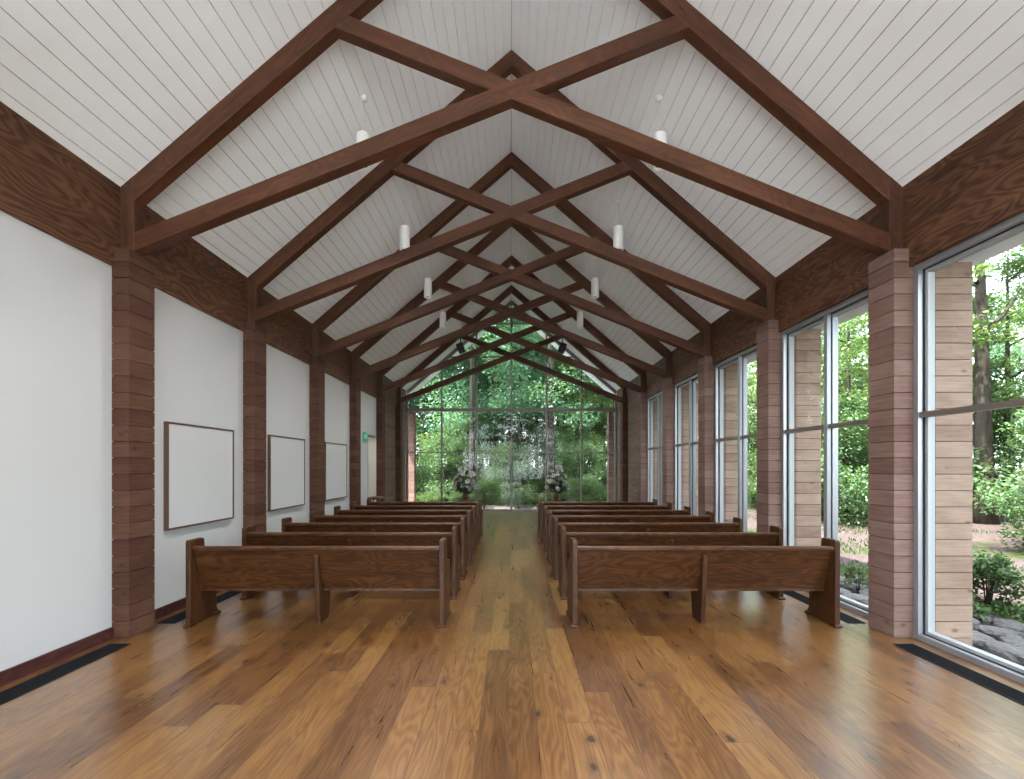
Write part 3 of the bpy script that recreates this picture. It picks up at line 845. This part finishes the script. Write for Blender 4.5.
# end view
endspots = []
for row, (y, n, w) in enumerate(((24.5, 6, 13), (28.5, 7, 18), (33.5, 8, 24), (40, 9, 31))):
    for i in range(n):
        x = -w/2 + w*(i+0.5)/n + rngT.normal()*0.7
        endspots.append((x, y + rngT.normal()*0.8))
for i, (x, y) in enumerate(endspots):
    put_tree([1, 1, 3][i % 3] if x < -1 else [0, 2, 0, 3][i % 4], x, y+2.5, 0.85+0.35*rngT.random(), None, *LE)
rightspots = []
for x, ys in ((12.5, np.arange(0.0, 26, 4.3)), (16.5, np.arange(2.0, 34, 4.6)), (21.5, np.arange(4, 42, 5.2)), (28, np.arange(8, 50, 6.5))):
    for y in ys: rightspots.append((x + rngT.normal()*0.7, y + rngT.normal()*0.8))
for i, (x, y) in enumerate(rightspots):
    if 11 < x < 14 and 10.5 < y < 15: continue
    put_tree([0, 2, 1, 0, 2][i % 5], x, y, 0.68+0.2*rngT.random(), None, *LR)
LB = ('leafy green tree added unseen behind the viewer to dim the back daylight', 'added trees that dim the daylight from behind')
for i in range(7): put_tree([0, 1, 3][i % 3], -15 + 5*i, -20 + rngT.normal(), 0.8+0.2*rngT.random(), None, *LB)  # unseen row added to cut daylight and glass reflections from behind
put_tree(3, -1.85, 22.4, 0.92, 0.6, 'dark-trunked tree just beyond the end glass, behind the left flower bouquet', None)
put_tree(3, 1.75, 22.2, 0.98, 2.4, 'dark-trunked tree just beyond the end glass, behind the right flower bouquet', None)
# the bare-trunked tree seen past the near window
root = empty('tree', (13.6, 13.9, ground_z(13.6, 13.9))); tag(root, 'bare tree trunk standing in the clearing, seen through the big near window', 'tree')
trunk_mb(11, 0.26, -0.012, 77, 5).build('trunk', M['bark'], root)
me, _ = crown_mesh('crown', 78, 12000, 12.5, 3.0, 4.6, 0.17, M['leaf'])
o = bpy.data.objects.new('crown', me); link(o, root)

# shrubs
def make_shrub(seed, H, R, n, size, mat, stems=9):
    root = empty('shrub'); rng = random.Random(seed); b = MB()
    for i in range(stems):
        a = rng.random()*6.28; l = R*0.7*rng.random()
        b.tube([(0, 0, -0.1), (math.cos(a)*l*0.4, math.sin(a)*l*0.4, H*0.4), (math.cos(a)*l, math.sin(a)*l, H*0.8)], [0.02*H/2, 0.013*H/2, 0.005], 5)
    b.build('stems', M['bark'], root)
    rg = np.random.default_rng(seed); cl = 46
    ph = rg.random(cl)*6.283; zz = rg.random(cl)
    rr = R*np.sqrt(np.clip(1-(zz*0.9)**2, 0, 1))*np.sqrt(rg.random(cl))
    cc = np.stack([np.cos(ph)*rr, np.sin(ph)*rr, H*(0.08+0.85*zz)], 1)
    idx = rg.integers(0, cl, n); d = rg.normal(size=(n, 3)); d /= np.linalg.norm(d, axis=1)[:, None]
    pts = cc[idx] + d*(rg.random(n)**0.5)[:, None]*np.array([R*0.34, R*0.34, H*0.13])
    pts[:, 2] = np.maximum(pts[:, 2], 0.02)
    o = bpy.data.objects.new('foliage', leaf_mesh('foliage', pts, size, mat, 0.3, seed, 0.5, d)); link(o, root)
    return root
sh = [make_shrub(31, 2.6, 1.5, 17000, 0.075, M['leaf']), make_shrub(32, 3.6, 1.8, 20000, 0.09, M['leaf_mix']), make_shrub(33, 1.7, 1.2, 7000, 0.09, M['leaf_shrub'])]
shu = [False]*3
def put_shrub(i, x, y, s, label, group):
    o = sh[i] if not shu[i] else copy_tree(sh[i]); shu[i] = True
    o.location = (x, y, ground_z(x, y)); o.scale = (s, s, s); o.rotation_euler = (0, 0, rngT.random()*6.28)
    return tag(o, label, 'shrub', group)
SE = ('green shrub in the forest undergrowth beyond the end glass wall', 'shrubs beyond the end glass wall')
SR = ('green shrub in the forest undergrowth beyond the side windows', 'shrubs beyond the side windows')
for i in range(9): put_shrub(2 if i % 2 else 1, -6.4 + 1.6*i + rngT.normal()*0.2, 23.6 + rngT.normal()*0.4, 0.75+0.25*rngT.random(), *SE)
for i in range(9): put_shrub(i % 2, -9 + 2.25*i, 25.8 + rngT.normal()*0.5, 1.0+0.35*rngT.random(), *SE)
for i in range(12): put_shrub(i % 3, 10.6 + rngT.normal()*0.5, 0.5 + 2.1*i, 0.8+0.4*rngT.random(), *SR) if i not in (5, 6) else None
for i in range(14):
  if i != 5: put_shrub((i+1) % 2, 14.2 + rngT.normal()*0.5, 1.5 + 2.4*i, 1.0+0.4*rngT.random(), *SR)
for i in range(8): put_shrub(2 if i % 3 else 0, -4.4 + 1.2*i + rngT.normal()*0.15, 19.6 + rngT.normal()*0.15, 0.42+0.12*rngT.random(), 'low green shrub growing right behind the end glass wall', 'low shrubs right behind the end glass')
# low bushy plant close to the glass, and small tufts
b0 = make_shrub(41, 0.75, 0.36, 2600, 0.06, M['leaf'], 16); b0.location = (5.65, 5.75, ground_z(5.65, 5.75)+0.03)
tag(b0, 'low bushy green plant among the stones outside the near window', 'shrub')
b1 = make_shrub(42, 0.30, 0.16, 260, 0.05, M['leaf_shrub'], 6); b1.location = (5.25, 4.75, ground_z(5.25, 4.75)+0.03)
tag(b1, 'tiny green plant between the flat stones outside the near window', 'plant')
b2 = make_shrub(43, 0.42, 0.18, 300, 0.06, M['leaf_shrub'], 6); b2.location = (4.95, 6.9, ground_z(4.95, 6.9)+0.03)
tag(b2, 'thin green weed outside the window behind the front right pew', 'plant')

# flat edging stones along the glass
def rock_mesh(seed):
    rng = random.Random(seed); bm = bmesh.new()
    bmesh.ops.create_icosphere(bm, subdivisions=3, radius=1.0)
    for v in bm.verts:
        p = v.co
        k = 1 + 0.16*math.sin(p.x*3.1+seed)*math.cos(p.y*2.7+seed*2) + 0.06*rng.uniform(-1, 1)
        v.co = Vector((p.x*k, p.y*k, math.copysign(abs(p.z)**0.5, p.z)*0.9*k + 0.05*math.sin(p.x*5+seed)))
    me = bpy.data.meshes.new('flat_stone'); bm.to_mesh(me); bm.free(); me.materials.append(M['rock']); return me
rm = [rock_mesh(i) for i in range(5)]
rr = random.Random(8)
n = 0
for row, (x0, y0, y1) in enumerate(((4.62, 3.2, 8.2), (4.98, 3.4, 8.0), (5.5, 4.0, 7.6))):
    y = y0
    while y < y1:
        l = rr.uniform(0.26, 0.44)
        o = bpy.data.objects.new('flat_stone', rm[n % 5]); link(o)
        x = x0 + rr.uniform(-0.07, 0.07)
        o.location = (x, y+l/2, ground_z(x, y)+0.03+0.02*rr.random()); o.scale = (rr.uniform(0.13, 0.2), l/2, rr.uniform(0.05, 0.085))
        o.rotation_euler = (rr.uniform(-.08, .08), rr.uniform(-.08, .08), rr.uniform(-.25, .25))
        tag(o, 'flat grey edging stone on the ground outside the near windows', 'stone', 'flat stones edging the bed outside the windows')
        y += l + rr.uniform(0.0, 0.08); n += 1
# grass blades on the clearing
rg = np.random.default_rng(4); nb = 17000
gx = 5.8 + rg.random(nb)*7.5; gy = 1.0 + rg.random(nb)*22
keep = (np.sin(gx*1.3+1.0)*np.cos(gy*0.9)+0.5*np.sin(gx*3.1+gy*2.3)) > 0.15
gx, gy = gx[keep], gy[keep]
gz = np.array([ground_z(a, c_) for a, c_ in zip(gx, gy)]) + 0.03
me = leaf_mesh('grass', np.stack([gx, gy, gz], 1), 0.09, M['leaf_grass'], -0.2, 9, 0.25, np.tile([0, 0, 1.0], (len(gx), 1)))
o = bpy.data.objects.new('grass', me); link(o); tag(o, 'patches of low grass on the clearing outside the windows', 'grass', None, 'stuff')

# ------------------------------------------------------------------ light
w = bpy.data.worlds.new('sky'); SC.world = w; w.use_nodes = True
nt = w.node_tree; nt.nodes.clear()
out = nt.nodes.new('ShaderNodeOutputWorld'); bg = nt.nodes.new('ShaderNodeBackground')
sky = nt.nodes.new('ShaderNodeTexSky'); sky.sky_type = 'NISHITA'; sky.sun_disc = False
sky.sun_elevation = math.radians(55); sky.sun_rotation = math.radians(250); sky.air_density = 1.0; sky.dust_density = 4.0; sky.ozone_density = 1.0
mx = nt.nodes.new('ShaderNodeMix'); mx.data_type = 'RGBA'; mx.inputs[0].default_value = 0.6
mx.inputs[7].default_value = (0.92, 0.98, 1.06, 1)
sc = nt.nodes.new('ShaderNodeVectorMath'); sc.operation = 'SCALE'; sc.inputs['Scale'].default_value = 0.12
nt.links.new(sky.outputs[0], sc.inputs[0]); nt.links.new(sc.outputs[0], mx.inputs[6])
nt.links.new(mx.outputs[2], bg.inputs[0]); bg.inputs[1].default_value = 3.0
nt.links.new(bg.outputs[0], out.inputs[0])
sd = bpy.data.lights.new('sun', 'SUN'); sd.energy = 7.0; sd.angle = math.radians(1.5); sd.color = (1.0, 0.95, 0.86)
so = bpy.data.objects.new('sun', sd); link(so)
dirv = Vector((0.50, 0.34, -1.0)).normalized()      # light travels right, a little forward, down
so.rotation_euler = dirv.to_track_quat('-Z', 'Y').to_euler(); so.location = (-20, 0, 30)

# ------------------------------------------------------------------ camera
cd = bpy.data.cameras.new('camera'); cam = bpy.data.objects.new('camera', cd); link(cam)
cam.location = (0.0, 0.0, 1.60); cam.rotation_euler = (math.pi/2, 0, 0)
cd.sensor_width = 36; cd.lens = 17.0; cd.shift_x = 0.5/1024; cd.shift_y = (466-389.5)/1024; cd.clip_end = 300
SC.camera = cam
SC.view_settings.view_transform = 'Standard'; SC.view_settings.look = 'None'
SC.view_settings.gamma = 1.0; SC.view_settings.use_curve_mapping = False
SC.view_settings.exposure = 2.36
cy = SC.cycles
cy.max_bounces = 10; cy.diffuse_bounces = 6; cy.glossy_bounces = 4; cy.transparent_max_bounces = 24; cy.transmission_bounces = 6
cy.sample_clamp_indirect = 8.0
cy.use_denoising = True; cy.denoiser = 'OPENIMAGEDENOISE'
